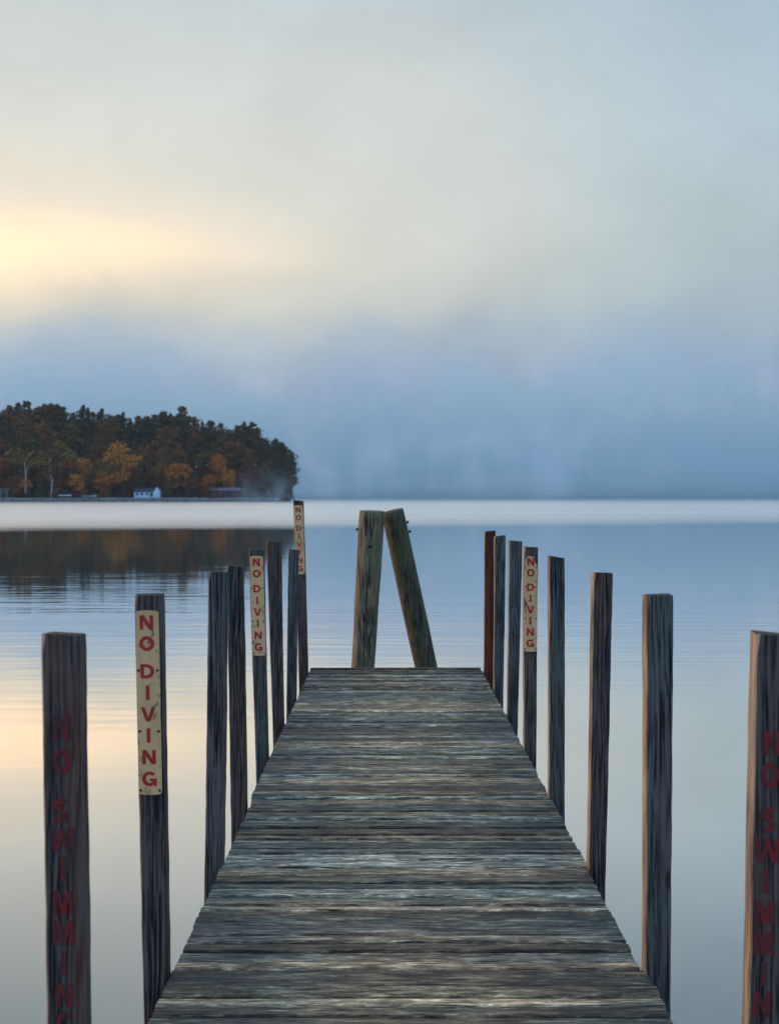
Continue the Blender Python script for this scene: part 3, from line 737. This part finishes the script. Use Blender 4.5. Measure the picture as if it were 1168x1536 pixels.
# shoreline shrubs
for i in range(36):
    px = -20+i*13.2+random.uniform(-4, 4)
    k = pick([('rust', 3), ('olive', 3), ('spruce', 2), ('red', 1)])
    if 196 < px < 244 or 312 < px < 360: continue
    if px > 440: continue
    cr, tr, h0 = protos[(k, random.randrange(NV[k]))]
    Z = ZS+3.4+random.uniform(0, 1.5); H = random.uniform(2.2, 4.4); X = wx(px, Z)
    o = bpy.data.objects.new('shrub', cr); col.objects.link(o); o.location = (X, Z, ground(X, Z)-H*.30); s_ = H/h0; o.scale = (s_*1.9, s_*1.3, s_*1.3); o.rotation_euler.z = random.uniform(0, 6)
    tag(o, {'rust': 'low rust brown shrub along the far shoreline', 'olive': 'low olive shrub along the far shoreline', 'spruce': 'low dark shrub along the far shoreline', 'red': 'low dull red shrub along the far shoreline'}[k], 'shrub', {'rust': 'rust shrubs along the far shore', 'olive': 'olive shrubs along the far shore', 'spruce': 'dark shrubs along the far shore', 'red': 'red shrubs along the far shore'}[k])

for px, H in ((411, 4.2), (418, 5.0), (425, 4.4), (431, 5.2), (437, 3.8)):
    cr, tr, h0 = protos[('darkpine', random.randrange(4))]; Z = ZS+6; X = wx(px, Z)
    cr = protos[('spruce', random.randrange(4))][0]
    o = bpy.data.objects.new('shrub', cr); col.objects.link(o); o.location = (X, Z, -.1); o.scale = (H/16*2.6, H/16*2, H/16*1.3); o.rotation_euler.z = random.uniform(0, 6)
    tag(o, 'low dark shrub at the water\'s edge of the point\'s tip', 'shrub', 'dark shrubs at the tip of the point')

# low stone wall on the far shore
M['stone'] = plain('grey_shore_stone', (.27, .25, .25), .9, var=.4, scale=.8)
mb = MB()
xx = -205.0
while xx < -43:
    L_ = random.uniform(3, 6); h_ = random.uniform(.35, .6); y_ = ZS+1.8+max(0, (xx+52)/18)**2*8
    mb.box(xx, xx+L_-.02, y_, y_+.7, .2, 1.05+h_*.5); xx += L_
tag(mb.build('stone_wall', M['stone'], None, (0, 0, 0)), 'long low grey stone wall along the far shore', 'wall')

# ------------------------------------------------------------------ buildings on the point
M['white'] = plain('white_clapboard', (.72, .74, .82), .7, var=.06)
M['glass_dark'] = plain('dark_window_glass', (.03, .035, .05), .2, var=.1)
M['slate'] = plain('dark_slate_roof', (.06, .065, .09), .8)
M['redwall'] = plain('dark_red_boards', (.16, .03, .035), .8)
M['palroof'] = plain('pale_grey_roof', (.22, .20, .23), .8)
M['greywall'] = plain('pale_grey_boards', (.42, .44, .47), .8, var=.08)
def house(name, px0, px1, yb, ye, yr, d_, wallm, roofm, wins, label, cat, depth=6.0, gable_right=False, door=None):
    Z = ZS+d_; x0, x1 = wx(px0, Z), wx(px1, Z); z0, z1, z2 = wz(yb, Z), wz(ye, Z), wz(yr, Z); cx_ = (x0+x1)/2; W = x1-x0
    root = empty(name, (cx_, Z, z0)); tag(root, label, cat)
    hgt, rise = z1-z0, z2-z1
    mb = MB(); mb.box(-W/2, W/2, 0, depth, -1.5, hgt); fixn(mb.build('wall', wallm, root))
    mb = MB()
    if gable_right:
        gw = W*.24                     # front-facing gable at the right end
        mb.prism([(-.4, hgt+.003), (depth/2, hgt+rise), (depth+.4, hgt+.003)], 'x', -W/2-.3, W/2-gw)
        rf = fixn(mb.build('roof', roofm, root))
        mb = MB(); mb.prism([(W/2-gw, -1.5), (W/2+.05, -1.5), (W/2+.05, hgt+.1), (W/2-gw/2, hgt+rise*1.15), (W/2-gw, hgt+.1)], 'y', -.5, depth-.5); fixn(mb.build('gable_end', wallm, root))
    else:
        mb.prism([(-.7, hgt+.003), (-.7, hgt+.18), (depth/2, hgt+rise), (depth+.5, hgt+.18), (depth+.5, hgt+.003)], 'x', -W/2-.5, W/2+.5)
        rf = fixn(mb.build('roof', roofm, root))
    for (u, wd, lo, hi) in wins:
        mb = MB(); mb.box(-W/2+u*W-wd/2-.1, -W/2+u*W+wd/2+.1, -.05, .02, hgt*lo-.1, hgt*hi+.1); f = mb.build('window', M['white'] if wallm is not M['redwall'] else M['palroof'], root)
        mb = MB(); mb.box(-W/2+u*W-wd/2, -W/2+u*W+wd/2, -.08, -.052, hgt*lo, hgt*hi); mb.build('pane', M['glass_dark'], f)
    if door:
        mb = MB(); mb.box(-W/2+door*W-.5, -W/2+door*W+.5, -.06, .02, 0, hgt*.85); mb.build('door', M['glass_dark'], root)
    return root
house('cottage', 201, 240, 745, 738.2, 731.5, 6, M['white'], M['slate'], [(.12, 1.0, .35, .8), (.30, 1.0, .35, .8), (.50, 1.0, .35, .8)], 'small white cottage with a dark roof on the far shore', 'house', gable_right=True, door=.66)
house('cabin', 315, 358, 744.5, 736, 731.5, 6, M['redwall'], M['palroof'], [(.15, 1.1, .35, .8), (.35, 1.1, .35, .8), (.80, 1.1, .35, .8)], 'long low dark red cabin with a pale eave near the point\'s tip', 'house', door=.56)
house('shed', -30, 11, 745, 738, 732, 6, M['greywall'], M['palroof'], [(.55, 1.2, .3, .8), (.82, 1.2, .3, .8)], 'pale grey building at the left edge of the far shore', 'house')

# boats drawn up on the far shore
def boat(px, yb, L_, m, label, rz=0.0, tilt=0.0):
    Z = ZS+1.2; n = 10; V = []; Fc = []
    for i in range(n+1):
        u = i/n*2-1; wd = .75*(1-max(0, u)**2.5)*(1-.25*max(0, -u)); sh = .55+.25*max(0, u)**2
        for (a, b) in ((-1, sh), (-.75, .15), (0, 0.02), (.75, .15), (1, sh), (.88, sh-.04), (.6, .2), (0, .1), (-.6, .2), (-.88, sh-.04)):
            V.append((u*L_/2, a*wd, b))
    for i in range(n):
        for j in range(10): Fc.append((i*10+j, i*10+(j+1) % 10, (i+1)*10+(j+1) % 10, (i+1)*10+j))
    Fc += [tuple(range(9, -1, -1)), tuple(n*10+j for j in range(10))]
    o = mesh_obj('hull', V, Fc, m); fixn(o); root = empty('rowboat', (wx(px, Z), Z, wz(yb, Z))); root.rotation_euler = (tilt, 0, rz); tag(root, label, 'boat', 'small boats on the far shore'); o.parent = root
    mb = MB()
    for sx in (-.25, .15): mb.box(sx*L_-.12, sx*L_+.12, -.62, .62, .38, .42)
    mb.build('bench', M['bark'], root)
boat(98, 744.5, 4.6, M['white'], 'small white boat on the far shore left of the orange trees', .5)
boat(134, 745.5, 5.4, M['greywall'], 'pale grey boat on the far shore below the golden orange tree', .15)
#MIST
# ------------------------------------------------------------------ far shore, hills, mist bank and the air
def far_hills():
    V = []; Fc = []; nx, ny = 120, 26
    for j in range(ny+1):
        for i in range(nx+1):
            x = -1500+3000*i/nx; u = j/ny; y = 960+1300*u+60*noise.noise(Vector((x*.004, 3, 0)))
            hgt = (30+14*noise.noise(Vector((x*.0022, .5, 0)))+.010*x) * (u*u*(3-2*u)) * (1+.25*noise.noise(Vector((x*.006, y*.006, 0))))
            V.append((x, y, -.5+hgt+4*noise.noise(Vector((x*.05, y*.05, 0)))*min(1, u*5)+2*min(1, u*8)))
    for j in range(ny):
        for i in range(nx): a = j*(nx+1)+i; Fc.append((a, a+1, a+nx+2, a+nx+1))
    m = plain('far_forest_floor', (.035, .045, .035), .95, var=.5, scale=.02)
    tag(mesh_obj('hills', V, Fc, m, smooth=True), 'wooded hills hidden in mist beyond the lake', kind='structure')
far_hills()
def vol_mat(name, colr, dens, aniso=.0):
    m = bpy.data.materials.new(name); m.use_nodes = True; t = NT(m.node_tree); t.n.remove(t.n['Principled BSDF'])
    v = t.new('ShaderNodeVolumePrincipled'); v.inputs['Color'].default_value = (*colr, 1); v.inputs['Density'].default_value = dens; v.inputs['Anisotropy'].default_value = aniso
    t.l.new(v.outputs[0], t.n['Material Output'].inputs['Volume']); return m
def mist_bank():
    V = []; Fc = []; nx, ny = 150, 40; X0, X1, Y0, Y1 = -1400, 1400, 820, 1500
    def h(i, j):
        x = X0+(X1-X0)*i/nx; y = Y0+(Y1-Y0)*j/ny
        e = min(1, i/6, (nx-i)/6, j/7, (ny-j)/7)
        q = noise.fractal(Vector((x*.009, y*.006, 7)), .6, 2.1, 5)
        return x, y, max(0.5, (80+66*q)*max(0, e)**.6)
    for j in range(ny+1):
        for i in range(nx+1): V.append(h(i, j))
    k = len(V)
    for j in range(ny+1):
        for i in range(nx+1): V.append((V[j*(nx+1)+i][0], V[j*(nx+1)+i][1], -.8))
    for j in range(ny):
        for i in range(nx):
            a = j*(nx+1)+i; Fc.append((a, a+1, a+nx+2, a+nx+1)); Fc.append((k+a, k+a+nx+1, k+a+nx+2, k+a+1))
    for i in range(nx):
        Fc.append((i, k+i, k+i+1, i+1)); a = ny*(nx+1)+i; Fc.append((a, a+1, k+a+1, k+a))
    for j in range(ny):
        a = j*(nx+1); Fc.append((a, a+nx+1, k+a+nx+1, k+a)); a += nx; Fc.append((a, k+a, k+a+nx+1, a+nx+1))
    o = mesh_obj('mist', V, Fc, vol_mat('mist_air', (.80, .97, 1.0), .0046)); fixn(o)
    tag(o, 'bank of pale blue morning mist lying over the far side of the lake', kind='stuff')
mist_bank()

def wisps():
    mb = MB(); mb.box(-290, 290, 752, 812, -.9, 78)
    m = bpy.data.materials.new('rising_mist_air'); m.use_nodes = True; t = NT(m.node_tree); t.n.remove(t.n['Principled BSDF'])
    p = t.new('ShaderNodeNewGeometry').outputs['Position']; x, y, z = t.sep(p)
    a = t.noise(t.vmul(p, (.034, .034, .029)), 1.0, 5, .60, 1.0); b_ = t.noise(t.vmul(p, (.0085, .01, .012)), 1.0, 1, .5)
    d_ = t.math('MULTIPLY', t.mr(a, .50, .66), t.math('MAXIMUM', t.mr(b_, .40, .58, 0, .8), t.mr(t.math('ABSOLUTE', t.math('ADD', x, 12.0)), 44, 8)))
    d_ = t.math('MULTIPLY', d_, t.math('MULTIPLY', t.mr(z, 76, 30), t.math('MULTIPLY', t.mr(z, -2, 14), t.mr(t.math('ABSOLUTE', x), 285, 200))))
    v = t.new('ShaderNodeVolumePrincipled'); v.inputs['Color'].default_value = (.97, .99, 1, 1)
    t.put(v.inputs['Density'], t.math('MULTIPLY', d_, .19)); t.l.new(v.outputs[0], t.n['Material Output'].inputs['Volume'])
    tag(fixn(mb.build('mist', m)), 'pale wisps of mist rising off the far water', kind='stuff')
wisps()
def steam():
    Y = 588; x0, x1 = wx(340, Y), wx(455, Y); mb = MB(); mb.box(x0, x1, Y-8, Y+6, .05, 17)
    m = bpy.data.materials.new('steam_air'); m.use_nodes = True; t = NT(m.node_tree); t.n.remove(t.n['Principled BSDF'])
    p = t.new('ShaderNodeNewGeometry').outputs['Position']; x, y, z = t.sep(p)
    a = t.noise(t.vmul(p, (.16, .16, .10)), 1.0, 4, .6, .6)
    d_ = t.math('MULTIPLY', t.mr(a, .40, .72), t.math('MULTIPLY', t.mr(z, 14, 0), t.mr(t.math('ABSOLUTE', t.math('SUBTRACT', x, (x0+x1)/2)), (x1-x0)/2, 1)))
    v = t.new('ShaderNodeVolumePrincipled'); v.inputs['Color'].default_value = (.97, .985, 1, 1)
    t.put(v.inputs['Density'], t.math('MULTIPLY', d_, .07)); t.l.new(v.outputs[0], t.n['Material Output'].inputs['Volume'])
    tag(fixn(mb.build('mist', m)), 'small puff of mist in front of the tip of the wooded point', kind='stuff')
steam()
def haze():
    mb = MB(); mb.box(-2450, 2450, -160, 2450, -1.6, 190)
    tag(fixn(mb.build('haze', vol_mat('haze_air', (.80, .93, 1.0), .00007))), 'thin blue morning haze over the lake', kind='stuff')
haze()
